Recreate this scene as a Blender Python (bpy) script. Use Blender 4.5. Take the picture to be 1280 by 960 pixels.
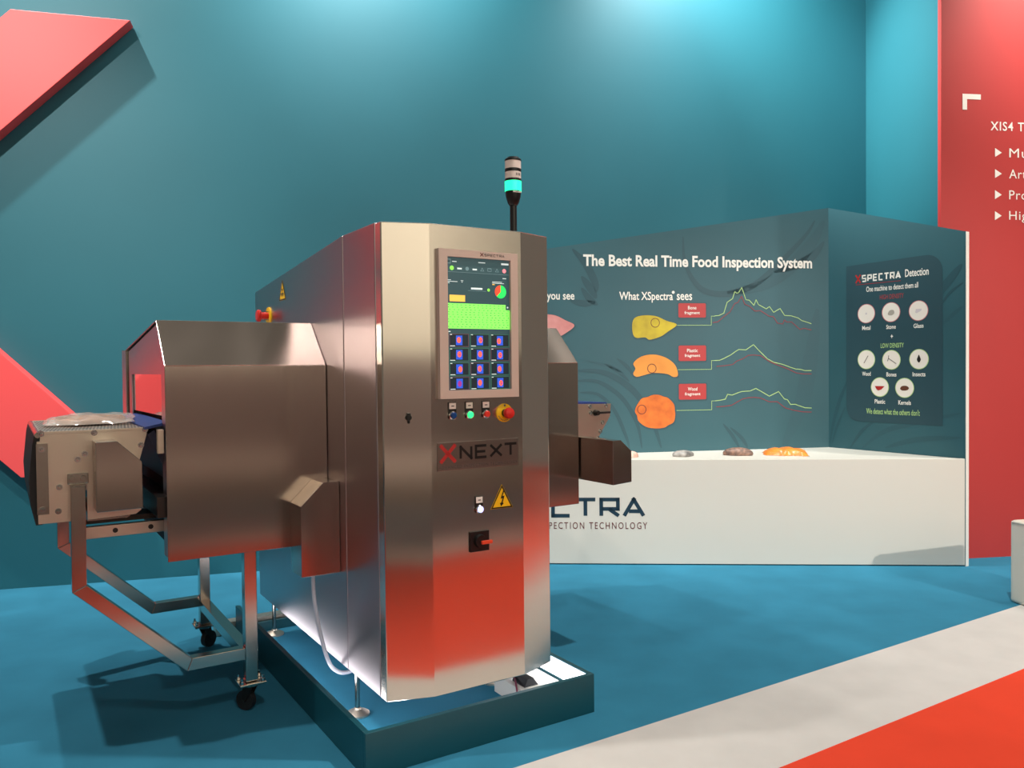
import bpy, bmesh, math, random
from mathutils import Vector, Matrix
random.seed(7)
for o in list(bpy.data.objects): bpy.data.objects.remove(o)
SC = bpy.context.scene
COL = SC.collection
PI = math.pi

# ------------------------------------------------------------------ camera
CAM_H, F_PX, PITCH, ROLL = 1.45, 1014.17, 0.0205, 0.0102
cam = bpy.data.cameras.new('camera'); cam.sensor_width = 36.0; cam.sensor_fit = 'HORIZONTAL'
cam.lens = F_PX / 1280 * 36.0; cam.clip_start = 0.05; cam.clip_end = 200
camo = bpy.data.objects.new('camera', cam); COL.objects.link(camo)
fw = Vector((0, math.cos(PITCH), -math.sin(PITCH))); rt0 = Vector((1, 0, 0)); up0 = rt0.cross(fw)
rt = rt0 * math.cos(ROLL) - up0 * math.sin(ROLL); up = rt0 * math.sin(ROLL) + up0 * math.cos(ROLL)
mw = Matrix((rt, up, -fw)).transposed().to_4x4(); mw.translation = Vector((0, 0, CAM_H))
camo.matrix_world = mw
SC.camera = camo

# ------------------------------------------------------------------ world, lights, exposure
SC.view_settings.view_transform = 'Standard'; SC.view_settings.look = 'None'
SC.view_settings.gamma = 1.0; SC.view_settings.use_curve_mapping = False
SC.view_settings.exposure = 0.15
W = bpy.data.worlds.new('hall_air'); SC.world = W; W.use_nodes = True
bg = W.node_tree.nodes['Background']; bg.inputs[0].default_value = (1.0, 0.94, 0.80, 1); bg.inputs[1].default_value = 0.14

def spot(name, loc, target, power, angle=70, blend=0.8, r=0.08, col=(1, 0.95, 0.88)):
    l = bpy.data.lights.new(name, 'SPOT'); l.energy = power; l.spot_size = math.radians(angle); l.spot_blend = blend
    l.shadow_soft_size = r; l.color = col
    o = bpy.data.objects.new(name, l); COL.objects.link(o); o.location = loc
    o.rotation_euler = (Vector(target) - Vector(loc)).to_track_quat('-Z', 'Y').to_euler()
    return o
# wall washers clamped above the booth walls
spot('wall_spot', (-3.25, 4.50, 6.0), (-3.15, 5.4, 4.0), 740, 108, 1.0, 0.05)
spot('wall_spot', (-0.85, 5.15, 5.6), (-0.85, 6.12, 4.4), 640, 112, 1.0, 0.05, (0.95, 1.0, 0.98))
spot('wall_spot', (1.65, 5.75, 5.6), (1.75, 6.75, 4.4), 640, 112, 1.0, 0.05, (0.95, 1.0, 0.98))
spot('wall_spot', (0.5, 5.95, 5.5), (3.14, 6.48, 3.5), 1100, 44, 1.0, 0.05)
spot('wall_spot', (4.5, 5.1, 5.6), (4.5, 6.15, 4.0), 850, 90, 1.0, 0.05)
# truss spots over the booth
spot('truss_spot', (-3.2, 1.2, 5.6), (-3.3, 5.3, 2.3), 760, 46, 1.0, 0.07)
spot('truss_spot', (-2.9, 2.6, 5.6), (-2.0, 3.9, 0.0), 420, 72, 0.7, 0.07)
spot('truss_spot', (2.0, 2.8, 5.6), (0.9, 4.0, 0.0), 640, 80, 0.7, 0.07)
spot('truss_spot', (0.4, -0.4, 5.4), (1.4, 5.0, 0.2), 240, 62, 0.6, 0.07)
spot('truss_spot', (6.2, -2.3, 3.8), (2.9, 5.6, 0.4), 1500, 36, 0.8, 0.05)
# added unseen lamps that brighten the hall wall for the steel's reflections
spot('added_hall_spot', (-1.0, -2.2, 6.0), (0.5, -7.6, 4.2), 3400, 120, 0.8, 0.3)
spot('added_hall_spot', (5.0, -0.2, 6.0), (7.0, -5.0, 4.2), 4200, 120, 0.8, 0.3)
spot('added_hall_spot', (-6.0, -4.2, 6.0), (-5.0, -10.5, 4.2), 1000, 120, 0.8, 0.3)

# ------------------------------------------------------------------ materials
def srgb(r, g, b):
    f = lambda c: (c / 12.92 if c <= 0.04045 else ((c + 0.055) / 1.055) ** 2.4)
    return (f(r / 255), f(g / 255), f(b / 255), 1)
MATS = {}
def mat(name, col, rough=0.5, metal=0.0, emit=0.0, noise=0.0, nscale=8.0, bump=0.0, bscale=200.0, spec=0.5, col2=None, trans=0.0, alpha=1.0, coat=0.0):
    if name in MATS: return MATS[name]
    m = bpy.data.materials.new(name); m.use_nodes = True; nt = m.node_tree; b = nt.nodes['Principled BSDF']
    c = srgb(*col); b.inputs['Base Color'].default_value = c; b.inputs['Roughness'].default_value = rough
    b.inputs['Metallic'].default_value = metal; b.inputs['Specular IOR Level'].default_value = spec
    if trans: b.inputs['Transmission Weight'].default_value = trans
    if alpha < 1: b.inputs['Alpha'].default_value = alpha
    if coat: b.inputs['Coat Weight'].default_value = coat; b.inputs['Coat Roughness'].default_value = 0.15
    if emit: b.inputs['Emission Color'].default_value = c; b.inputs['Emission Strength'].default_value = emit
    if noise or bump:
        tc = nt.nodes.new('ShaderNodeTexCoord')
    if noise:
        n = nt.nodes.new('ShaderNodeTexNoise'); n.inputs['Scale'].default_value = nscale; n.inputs['Detail'].default_value = 6
        nt.links.new(tc.outputs['Object'], n.inputs['Vector'])
        r = nt.nodes.new('ShaderNodeValToRGB')
        if col2: a, z = srgb(*col2), c
        else:
            a = tuple(max(0, x * (1 - noise)) for x in c[:3]) + (1,); z = tuple(min(1, x * (1 + noise)) for x in c[:3]) + (1,)
        r.color_ramp.elements[0].position = 0.3; r.color_ramp.elements[1].position = 0.7
        r.color_ramp.elements[0].color = a; r.color_ramp.elements[1].color = z
        nt.links.new(n.outputs['Fac'], r.inputs['Fac']); nt.links.new(r.outputs['Color'], b.inputs['Base Color'])
    if bump:
        n2 = nt.nodes.new('ShaderNodeTexNoise'); n2.inputs['Scale'].default_value = bscale; n2.inputs['Detail'].default_value = 4
        nt.links.new(tc.outputs['Object'], n2.inputs['Vector'])
        bp = nt.nodes.new('ShaderNodeBump'); bp.inputs['Strength'].default_value = bump; bp.inputs['Distance'].default_value = 0.005
        nt.links.new(n2.outputs['Fac'], bp.inputs['Height']); nt.links.new(bp.outputs['Normal'], b.inputs['Normal'])
    MATS[name] = m; return m

def steel(name, col=(176, 170, 160), rough=0.27, aniso=0.6, haze=0.0, rot=0.0, streak=(700, 700, 12), smudge=0.06, warp=0.0):
    m = bpy.data.materials.new(name); m.use_nodes = True; nt = m.node_tree; b = nt.nodes['Principled BSDF']
    b.inputs['Base Color'].default_value = srgb(*col); b.inputs['Metallic'].default_value = 1.0
    b.inputs['Anisotropic'].default_value = aniso; b.inputs['Anisotropic Rotation'].default_value = rot
    tg = nt.nodes.new('ShaderNodeTangent'); tg.direction_type = 'RADIAL'; tg.axis = 'Z'
    nt.links.new(tg.outputs['Tangent'], b.inputs['Tangent'])
    tc = nt.nodes.new('ShaderNodeTexCoord')
    mp = nt.nodes.new('ShaderNodeMapping'); mp.inputs['Scale'].default_value = streak
    nt.links.new(tc.outputs['Object'], mp.inputs['Vector'])
    n = nt.nodes.new('ShaderNodeTexNoise'); n.inputs['Scale'].default_value = 1.0; n.inputs['Detail'].default_value = 3
    nt.links.new(mp.outputs['Vector'], n.inputs['Vector'])
    n2 = nt.nodes.new('ShaderNodeTexNoise'); n2.inputs['Scale'].default_value = 4.0; n2.inputs['Detail'].default_value = 5
    nt.links.new(tc.outputs['Object'], n2.inputs['Vector'])
    ma = nt.nodes.new('ShaderNodeMath'); ma.operation = 'MULTIPLY_ADD'; ma.inputs[1].default_value = smudge; ma.inputs[2].default_value = rough - smudge * 0.5
    nt.links.new(n2.outputs['Fac'], ma.inputs[0])
    mb = nt.nodes.new('ShaderNodeMath'); mb.operation = 'MULTIPLY_ADD'; mb.inputs[1].default_value = 0.03
    nt.links.new(n.outputs['Fac'], mb.inputs[0]); nt.links.new(ma.outputs[0], mb.inputs[2])
    nt.links.new(mb.outputs[0], b.inputs['Roughness'])
    if warp:
        n3 = nt.nodes.new('ShaderNodeTexNoise'); n3.inputs['Scale'].default_value = 3.0; n3.inputs['Detail'].default_value = 1
        nt.links.new(tc.outputs['Object'], n3.inputs['Vector'])
        bp = nt.nodes.new('ShaderNodeBump'); bp.inputs['Strength'].default_value = warp; bp.inputs['Distance'].default_value = 0.01
        nt.links.new(n3.outputs['Fac'], bp.inputs['Height']); nt.links.new(bp.outputs['Normal'], b.inputs['Normal'])
    if haze:   # second, broader lobe of the brushed finish
        h = nt.nodes.new('ShaderNodeBsdfAnisotropic'); h.inputs['Color'].default_value = srgb(*col); h.inputs['Roughness'].default_value = 0.42
        mx = nt.nodes.new('ShaderNodeMixShader'); mx.inputs[0].default_value = haze
        nt.links.new(b.outputs[0], mx.inputs[1]); nt.links.new(h.outputs[0], mx.inputs[2])
        nt.links.new(mx.outputs[0], nt.nodes['Material Output'].inputs['Surface'])
    MATS[name] = m; return m

STEEL = steel('brushed_steel', (216, 208, 198), 0.14, 0.9, haze=0.08, warp=0.05)
STEELP = steel('polished_side_steel', (180, 166, 168), 0.30, 0.75, haze=0.0, rot=0.25, smudge=0.05)
STEELH = steel('hood_steel', (192, 178, 168), 0.16, 0.85, haze=0.05)
STEELT = steel('tube_steel', (186, 178, 168), 0.18, 0.2)
STEELM = steel('mill_steel', (205, 192, 178), 0.42, 0.1, smudge=0.12)
MIRROR = steel('mirror_steel', (205, 195, 190), 0.04, 0.0)
CHROME = mat('chrome', (215, 212, 208), 0.12, 1.0)
DARKSTEEL = mat('dark_steel', (60, 56, 54), 0.4, 0.8)
BLACK = mat('black_plastic', (14, 14, 15), 0.35)
RUBBER = mat('dark_rubber', (26, 27, 30), 0.6)
WHITE = mat('white_laminate', (212, 208, 198), 0.45)
WHITEP = mat('white_print', (236, 234, 226), 0.5)
TEAL = mat('teal_wall_paint', (30, 102, 116), 0.55, noise=0.03, nscale=1.5)
TEALP = mat('teal_plinth_paint', (14, 78, 90), 0.4)
PANEL = mat('teal_panel_print', (42, 88, 98), 0.5, noise=0.12, nscale=0.9)
PANELD = mat('dark_teal_print', (36, 70, 80), 0.5)
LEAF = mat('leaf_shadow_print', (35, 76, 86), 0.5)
LEAF2 = mat('leaf_shadow_print_faint', (39, 82, 92), 0.5)
REDW = mat('red_wall_paint', (178, 50, 48), 0.55, noise=0.02, nscale=1.5)
REDX = mat('red_emblem_face', (255, 88, 90), 0.5)
BLUEC = mat('blue_carpet', (54, 128, 158), 0.95, noise=0.10, nscale=3.0, bump=0.35, bscale=900, spec=0.1)
WHITEC = mat('white_carpet', (208, 204, 200), 0.95, noise=0.05, nscale=4.0, bump=0.3, bscale=900, spec=0.1)
REDC = mat('red_carpet', (228, 72, 48), 0.95, noise=0.05, nscale=3.0, bump=0.3, bscale=900, spec=0.1)
AISLE = mat('grey_aisle_carpet', (122, 106, 98), 0.9, noise=0.05, nscale=3.0)
WALKC = mat('blue_grey_walkway', (104, 112, 124), 0.9, noise=0.05, nscale=3.0)
HALL = mat('beige_hall_wall', (178, 172, 156), 0.7)
HALLD = mat('brown_hall_base', (72, 56, 52), 0.7)
YELLOW = mat('warning_yellow', (240, 190, 10), 0.45)
REDB = mat('red_button', (205, 40, 34), 0.3)
NAVY = mat('navy_print', (8, 48, 66), 0.5)
MAROON = mat('maroon_print', (98, 36, 36), 0.5)
REDPR = mat('red_print', (172, 34, 32), 0.5)
GREYPR = mat('grey_print', (92, 86, 84), 0.5)
BLUEB = mat('blue_belt', (36, 60, 130), 0.45, noise=0.1, nscale=30)
DARKBELT = mat('dark_blue_belt', (34, 34, 58), 0.5)
LED = mat('led_white', (250, 250, 255), 0.5, emit=7.5)
LEATHER = mat('white_leatherette', (226, 220, 206), 0.42, bump=0.15, bscale=60)

# ------------------------------------------------------------------ geometry collector
class G:
    def __init__(s): s.v = []; s.f = []; s.m = []; s.cm = 0
    def add(s, vs, fs):
        n = len(s.v); s.v += [tuple(p) for p in vs]; s.f += [tuple(n + i for i in f) for f in fs]; s.m += [s.cm] * len(fs); return s
    def box(s, a, b):
        (x0, y0, z0), (x1, y1, z1) = a, b
        return s.add([(x0,y0,z0),(x1,y0,z0),(x1,y1,z0),(x0,y1,z0),(x0,y0,z1),(x1,y0,z1),(x1,y1,z1),(x0,y1,z1)],
                     [(0,3,2,1),(4,5,6,7),(0,1,5,4),(1,2,6,5),(2,3,7,6),(3,0,4,7)])
    def prism(s, poly, lo, hi, axis='z'):
        n = len(poly)
        def P(a, b, c): return {'z': (a, b, c), 'y': (a, c, b), 'x': (c, a, b)}[axis]
        vs = [P(a, b, lo) for a, b in poly] + [P(a, b, hi) for a, b in poly]
        return s.add(vs, [tuple(range(n - 1, -1, -1)), tuple(range(n, 2 * n))] + [(i, (i + 1) % n, n + (i + 1) % n, n + i) for i in range(n)])
    def frustum(s, p0, p1, r0, r1=None, n=16, caps=True):
        r1 = r0 if r1 is None else r1
        p0, p1 = Vector(p0), Vector(p1); d = (p1 - p0).normalized()
        a = d.orthogonal().normalized(); b = d.cross(a)
        vs = [p0 + (a * math.cos(2*PI*i/n) + b * math.sin(2*PI*i/n)) * r0 for i in range(n)] + [p1 + (a * math.cos(2*PI*i/n) + b * math.sin(2*PI*i/n)) * r1 for i in range(n)]
        fs = [(i, (i+1) % n, n + (i+1) % n, n + i) for i in range(n)]
        if caps: fs += [tuple(range(n - 1, -1, -1)), tuple(range(n, 2*n))]
        return s.add(vs, fs)
    def lathe(s, prof, c, ax=(0, 0, 1), n=24):
        c = Vector(c); d = Vector(ax).normalized(); a = d.orthogonal().normalized(); b = d.cross(a)
        vs = []; fs = []
        for r, h in prof:
            vs += [c + d * h + (a * math.cos(2*PI*i/n) + b * math.sin(2*PI*i/n)) * r for i in range(n)]
        for k in range(len(prof) - 1):
            fs += [(k*n+i, k*n+(i+1) % n, (k+1)*n+(i+1) % n, (k+1)*n+i) for i in range(n)]
        fs += [tuple(range(n - 1, -1, -1)), tuple((len(prof)-1)*n + i for i in range(n))]
        return s.add(vs, fs)
    def tube(s, pts, r, n=10):
        pts = [Vector(p) for p in pts]; rings = []; prev = None
        for i, p in enumerate(pts):
            d = (pts[min(i+1, len(pts)-1)] - pts[max(i-1, 0)]).normalized()
            a = (d.orthogonal() if prev is None else prev - d * prev.dot(d)).normalized(); prev = a; b = d.cross(a)
            rings.append([p + (a * math.cos(2*PI*k/n) + b * math.sin(2*PI*k/n)) * r for k in range(n)])
        vs = [q for rg in rings for q in rg]; fs = []
        for k in range(len(pts) - 1):
            fs += [(k*n+i, k*n+(i+1) % n, (k+1)*n+(i+1) % n, (k+1)*n+i) for i in range(n)]
        fs += [tuple(range(n-1, -1, -1)), tuple((len(pts)-1)*n+i for i in range(n))]
        return s.add(vs, fs)
    def mapped(s, g, fn): return s.add([fn(*p) for p in g.v], g.f)

def smooth_path(pts, k=6):
    P = [Vector(p) for p in pts]; out = []
    for i in range(len(P) - 1):
        p0, p1, p2, p3 = P[max(i-1, 0)], P[i], P[i+1], P[min(i+2, len(P)-1)]
        for j in range(k):
            t = j / k
            out.append(0.5 * ((2*p1) + (p2-p0)*t + (2*p0-5*p1+4*p2-p3)*t*t + (3*p1-p0-3*p2+p3)*t**3))
    return out + [P[-1]]

OFF = {}
def empty(name, loc, rotz=0.0, off=(0, 0, 0)):
    o = bpy.data.objects.new(name, None); COL.objects.link(o); o.location = loc; o.rotation_euler = (0, 0, rotz)
    o.empty_display_size = 0.1; OFF[o] = Vector(off); return o
def obj(name, g, m, parent=None, smooth=False, bevel=0.0, seg=2, label=None):
    off = OFF.get(parent, Vector((0, 0, 0)))
    me = bpy.data.meshes.new(name); me.from_pydata([tuple(Vector(p) - off) for p in g.v], [], g.f)
    bm = bmesh.new(); bm.from_mesh(me); bmesh.ops.recalc_face_normals(bm, faces=bm.faces); bm.to_mesh(me); bm.free()
    for q in (m if isinstance(m, (list, tuple)) else [m]): me.materials.append(q)
    for i, p in enumerate(me.polygons): p.material_index = g.m[i]; p.use_smooth = smooth
    o = bpy.data.objects.new(name, me); COL.objects.link(o)
    if parent is not None: o.parent = parent
    OFF[o] = off
    if smooth:
        try: me.set_sharp_from_angle(angle=math.radians(35))
        except Exception: pass
    if bevel:
        b = o.modifiers.new('bevel', 'BEVEL'); b.width = bevel; b.segments = seg; b.limit_method = 'ANGLE'; b.angle_limit = math.radians(30)
    if label: o['label'] = label
    return o
def tag(o, label, cat, group=None):
    o['label'] = label; o['category'] = cat
    if group: o['group'] = group
    return o
def struct(o, label=None):
    o['kind'] = 'structure'
    if label: o['label'] = label
    return o

def text_g(txt, width, height, bold=0.0, spacing=1.0, depth=0.0004):
    """lettering as a flat mesh in x,y; left bottom at the origin; fitted to width (and height when given)"""
    c = bpy.data.curves.new('lettering', 'FONT'); c.body = txt; c.size = 1.0; c.offset = bold; c.space_character = spacing; c.resolution_u = 3
    t = bpy.data.objects.new('lettering', c); COL.objects.link(t)
    dg = bpy.context.evaluated_depsgraph_get(); dg.update()
    me = bpy.data.meshes.new_from_object(t.evaluated_get(dg))
    g = G(); vs = [v.co.copy() for v in me.vertices]; fs = [tuple(p.vertices) for p in me.polygons]
    x0 = min(v.x for v in vs); x1 = max(v.x for v in vs); y0 = min(v.y for v in vs); y1 = max(v.y for v in vs)
    sx = width / (x1 - x0); sy = (height / (y1 - y0)) if height else sx
    g.add([((v.x - x0) * sx, (v.y - y0) * sy, 0) for v in vs], fs)
    bpy.data.objects.remove(t); bpy.data.curves.remove(c); bpy.data.meshes.remove(me)
    return g
def words(g, gap):
    """split a line of lettering into its words"""
    par = list(range(len(g.v)))
    def find(a):
        while par[a] != a: par[a] = par[par[a]]; a = par[a]
        return a
    for f in g.f:
        for k in f[1:]: par[find(f[0])] = find(k)
    iv = {}
    for i, p in enumerate(g.v):
        r = find(i); a, b = iv.get(r, (9e9, -9e9)); iv[r] = (min(a, p[0]), max(b, p[0]))
    out = []; end = -9e9; wd = {}
    for r, (a, b) in sorted(iv.items(), key=lambda t: t[1]):
        if a - end > gap: out.append(G())
        end = max(end, b); wd[r] = out[-1]
    for f in g.f: wd[find(f[0])].add([g.v[i] for i in f], [tuple(range(len(f)))])
    return out
GLY = {'S': [[(1,1),(0,1),(0,.5),(1,.5),(1,0),(0,0)]], 'P': [[(0,0),(0,1),(1,1),(1,.42),(0,.42)]], 'E': [[(1,1),(0,1),(0,0),(1,0)],[(0,.5),(.9,.5)]],
       'C': [[(1,1),(0,1),(0,0),(1,0)]], 'T': [[(-.1,1),(1.1,1)],[(.5,1),(.5,0)]], 'R': [[(0,0),(0,1),(1,1),(1,.42),(0,.42)],[(.45,.42),(1.05,0)]],
       'A': [[(-.08,0),(.5,1),(1.08,0)],[(.2,.28),(.85,.28)]], 'N': [[(0,0),(0,1),(1,0),(1,1)]], 'X': [[(-.05,0),(1.05,1)],[(-.05,1),(1.05,0)]]}
def strokes(polys, t):
    g = G()
    for pl in polys:
        for i in range(len(pl) - 1):
            a, b = Vector((*pl[i], 0)), Vector((*pl[i+1], 0)); d = (b - a).normalized(); n = Vector((-d.y, d.x, 0)) * t / 2
            a2 = a - d * (t / 2 if i > 0 else 0); b2 = b + d * (t / 2 if i < len(pl) - 2 else 0)
            g.add([a2 - n, b2 - n, b2 + n, a2 + n], [(0, 1, 2, 3)])
    return g
def logo_g(word, x, y, h, w, pitch, t):
    polys = []
    for i, ch in enumerate(word):
        for pl in GLY[ch]: polys.append([(x + i * pitch + t/2 + p[0] * (w - t), y + t/2 + p[1] * (h - t)) for p in pl])
    return strokes(polys, t)
def ribbon(pts, hw):
    """closed outline of a mitred band along a polyline (2D)"""
    L, R = [], []
    for i, p in enumerate(pts):
        p = Vector(p)
        d0 = (p - Vector(pts[i-1])).normalized() if i else None
        d1 = (Vector(pts[i+1]) - p).normalized() if i < len(pts) - 1 else None
        if d0 is None: d0 = d1
        if d1 is None: d1 = d0
        n0 = Vector((-d0.y, d0.x)); n1 = Vector((-d1.y, d1.x)); m = (n0 + n1).normalized(); k = hw / max(0.3, m.dot(n0))
        L.append(tuple(p + m * k)); R.append(tuple(p - m * k))
    return L, R
def band(g, pts, hw, lo, hi, axis):
    L, R = ribbon(pts, hw)
    for i in range(len(pts) - 1): g.prism([R[i], R[i+1], L[i+1], L[i]], lo, hi, axis)
    return g
def circle(cx, cy, r, n=28): return [(cx + r * math.cos(2*PI*i/n), cy + r * math.sin(2*PI*i/n)) for i in range(n)]
def face2d(poly): return G().add([(x, y, 0) for x, y in poly], [tuple(range(len(poly)))])

# ------------------------------------------------------------------ frames of the place
YAW = 0.5621
MO = Vector((-0.5297, 2.8345, 0)); MU = Vector((math.cos(YAW), math.sin(YAW), 0)); MV = Vector((-math.sin(YAW), math.cos(YAW), 0))
def M(u, v, z=0): return MO + MU * u + MV * v + Vector((0, 0, z))
W0 = Vector((-3.436, 5.394, 0)); W1 = Vector((3.13, 7.166, 0)); WD = (W1 - W0).normalized(); WN = Vector((WD.y, -WD.x, 0))

# ------------------------------------------------------------------ room shell
def strip(name, v0, v1, u0, u1, m, label):
    g = G().prism([tuple(M(u, v).xy) for u, v in ((u0, v0), (u1, v0), (u1, v1), (u0, v1))], -0.05, 0.0)
    return struct(obj(name, g, m), label)
strip('floor', -0.215, 10.0, -9.0, 9.0, BLUEC, 'blue carpet of the booth')
strip('floor_stripe', -0.74, -0.215, -9.0, 9.0, WHITEC, 'white carpet stripe along the booth edge')
strip('floor_red', -2.9, -0.74, -9.0, 9.0, REDC, 'bright red carpet in front of the booth')
strip('floor_edge', -3.4, -2.9, -9.0, 9.0, WHITEC, 'white carpet stripe across the aisle')
strip('floor_walkway', -5.4, -3.4, -9.0, 9.0, WALKC, 'blue grey walkway floor')
strip('floor_aisle', -12.0, -5.4, -9.0, 9.0, AISLE, 'brown grey aisle floor')
def wall(name, a, b, h, th, m, label, z0=0.0):
    a, b = Vector(a), Vector(b); d = (b - a).normalized(); n = Vector((-d.y, d.x, 0)) * th
    g = G().prism([tuple(p.xy) for p in (a, b, b + n, a + n)], z0, h)
    return struct(obj(name, g, m), label)
wall('wall_back', W0 - WD * 4.5, W1 + WD * 0.02, 5.4, 0.1, TEAL, 'tall teal booth wall')
wall('wall_right', (3.13, 7.17, 0), (3.146, 5.985, 0), 5.4, 0.1, TEAL, 'short teal return wall')
wall('wall_red', (3.146, 5.95, 0), (7.5, 6.603, 0), 5.4, 0.035, REDW, 'red graphic wall')
wall('wall_front', M(9, -11.0), M(-9, -11.0), 6.0, 0.1, HALL, 'beige hall wall across the aisle', 1.7)
wall('wall_front_base', M(9, -11.0), M(-9, -11.0), 1.7, 0.1, HALLD, 'brown lower part of the hall wall')

# ------------------------------------------------------------------ red emblem on the back wall
em = empty('wall_emblem', W0 + WD * (-0.994) + WN * 0.0 + Vector((0, 0, 0.758)), math.atan2(WD.y, WD.x))
tag(em, 'large red X-shaped emblem mounted on the teal back wall', 'emblem')
HHX, HWX, TX = 1.527, 0.3585, 0.12
def arm(name, flip, half):
    s = -1 if flip else 1
    if half == 0:   # full diagonal
        poly = [(s * (-HHX - HWX), 0), (s * (-HHX + HWX), 0), (s * (HHX + HWX), 2 * HHX), (s * (HHX - HWX), 2 * HHX)]
    elif half == 1:
        poly = [(s * HWX, HHX), (s * (HHX + HWX), 2 * HHX), (s * (HHX - HWX), 2 * HHX), (0, HHX + HWX)]
    else:
        poly = [(s * (-HHX - HWX), 0), (s * (-HHX + HWX), 0), (0, HHX - HWX), (-s * HWX, HHX)]
    g = G().prism(poly, -TX, -0.002, 'y')
    return obj(name, g, REDX, em, bevel=0.003)
arm('arm', False, 0); arm('arm', True, 1); arm('arm', True, 2)

# ------------------------------------------------------------------ red wall writing
RD = Vector((4.354, 0.653, 0)).normalized(); RN = Vector((RD.y, -RD.x, 0)); R0 = Vector((3.146, 5.95, 0))
redwall = bpy.data.objects['wall_red']
def put_on(P, D, N, g, off=0.002):
    q = G()
    q.add([P + D * x + Vector((0, 0, y)) + N * (off + z) for x, y, z in g.v], g.f); return q
def redprint(name, g, x, z):
    obj(name, put_on(R0, RD, RN, G().mapped(g, lambda a, b, c: (a + x, b + z, 0))), WHITEP, redwall)
redprint('corner_bracket', G().add([(0,0,0),(.037,0,0),(.037,.077,0),(.148,.077,0),(.148,.115,0),(0,.115,0)], [(0,1,2,3,4,5)]), .171, 3.302)
redprint('heading_text', text_g('XIS4 T', .275, .066, .012, 1.15), .399, 3.158)
for i, (t, w) in enumerate((('Mu', .15), ('Art', .14), ('Pro', .15), ('Hig', .15))):
    z = 2.964 - i * .1545
    redprint('bullet_triangle', G().add([(0,0,0),(.056,.033,0),(0,.066,0)], [(0,1,2)]), .436, z)
    redprint('bullet_text', text_g(t, w, .085 if t[0] == 'H' else .067, .0, 1.1), .553, z - .016 if t[0] == 'H' else z)

# ------------------------------------------------------------------ display counter with graphic panels
CT = .768
Fc0 = Vector((-0.7, 5.991, 0)); Fc1 = Vector((3.212, 5.7505, 0)); Bc = Vector((2.597, 6.65, 0)); BD = Vector((1.658, .28, 0)).normalized()
P0 = Bc - BD * 3.5; Pl = Bc - BD * 3.32; BN = Vector((BD.y, -BD.x, 0))
Scn = Vector((3.218, 5.752, 0)); SD = (Scn - Bc).normalized(); SN = Vector((SD.y, -SD.x, 0)); SL = (Scn - Bc).length
FD = (Fc1 - Fc0).normalized(); FN = Vector((FD.y, -FD.x, 0))
stand = empty('display_counter', (1.2, 6.1, 0), 0, (1.2, 6.1, 0))
tag(stand, 'white display counter with teal graphic back panel and side panel', 'counter')
def slab(P, D, N, pts, th):   # upright slab: outline (s,z), facing N, thickness behind
    g = G(); n = len(pts)
    vs = [P + D * s + Vector((0, 0, z)) for s, z in pts]; vs += [p - N * th for p in vs]
    return g.add(vs, [tuple(range(n)), tuple(range(2*n-1, n-1, -1))] + [(i, n+i, n+(i+1) % n, (i+1) % n) for i in range(n)])
Lf = (Fc1 - Fc0).length
front = obj('counter_front', slab(Fc0, FD, FN, [(0, .008), (Lf, .008), (Lf, CT), (0, CT)], .03), WHITE, stand, bevel=.002)
top = obj('worktop', G().prism([tuple((p).xy) for p in (Fc0 - FN * .031, Fc1 - FN * .031 - FD * .03, Bc - SD * 0, Pl)], CT - .03, CT), WHITE, stand)
obj('end_panel', slab(Fc0 - FN * .03, (Pl - Fc0).normalized(), Vector((-1, 0, 0)), [(0.01, 0), ((Pl - Fc0).length - .12, 0), ((Pl - Fc0).length - .12, CT - .03), (0.01, CT - .03)], -.02), WHITE, stand)
zL = 2.365 + (0.18 - 1.189) * (2.724 - 2.365) / (3.5 - 1.189)
bpan = obj('back_panel', slab(P0, BD, BN, [(.18, CT), (3.5, CT), (3.5, 2.724), (.18, zL)], .025), PANEL, stand)
spn = obj('side_panel', slab(Bc, SD, SN, [(0, 0), (SL, 0), (SL, 2.378), (0, 2.724)], .024), PANEL, stand)
obj('panel_edge', slab(Bc + SD * (SL + .0005) + SN * .003, SD, SN, [(0, 0), (.006, 0), (.006, 2.376), (0, 2.378)], .034), WHITEP, stand)

def bp(name, g, m, x=0, z=0, lift=0.0015):
    return obj(name, put_on(P0, BD, BN, G().mapped(g, lambda a, b, c: (a + x, b + z, 0)), lift), m, bpan)
def sp(name, g, m, x=0, z=0, lift=0.003):
    return obj(name, put_on(Bc, SD, SN, G().mapped(g, lambda a, b, c: ((a + x) * .977, b + z, 0)), lift), m, spn)
def fp(name, g, m, x=0, z=0, lift=0.0015):
    return obj(name, put_on(Vector((.28, 5.931, 0)), FD, FN, G().mapped(g, lambda a, b, c: (a + x, b + z, 0)), lift), m, front)

def swoosh(fn, name, pts, w, m, lift=.0008):
    P = smooth_path([(a, b, 0) for a, b in pts], 7); n = len(P); vs = []; fs = []
    for i, p in enumerate(P):
        d = (P[min(i+1, n-1)] - P[max(i-1, 0)]).normalized(); nn = Vector((-d.y, d.x, 0)); t = i / (n - 1)
        k = w * (math.sin(PI * (0.04 + .92 * t)) ** .8) / 2
        vs += [p + nn * k, p - nn * k]
    for i in range(n - 1): fs.append((2*i, 2*i+1, 2*i+3, 2*i+2))
    fn(name, G().add(vs, fs), m, 0, 0, lift)
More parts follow.
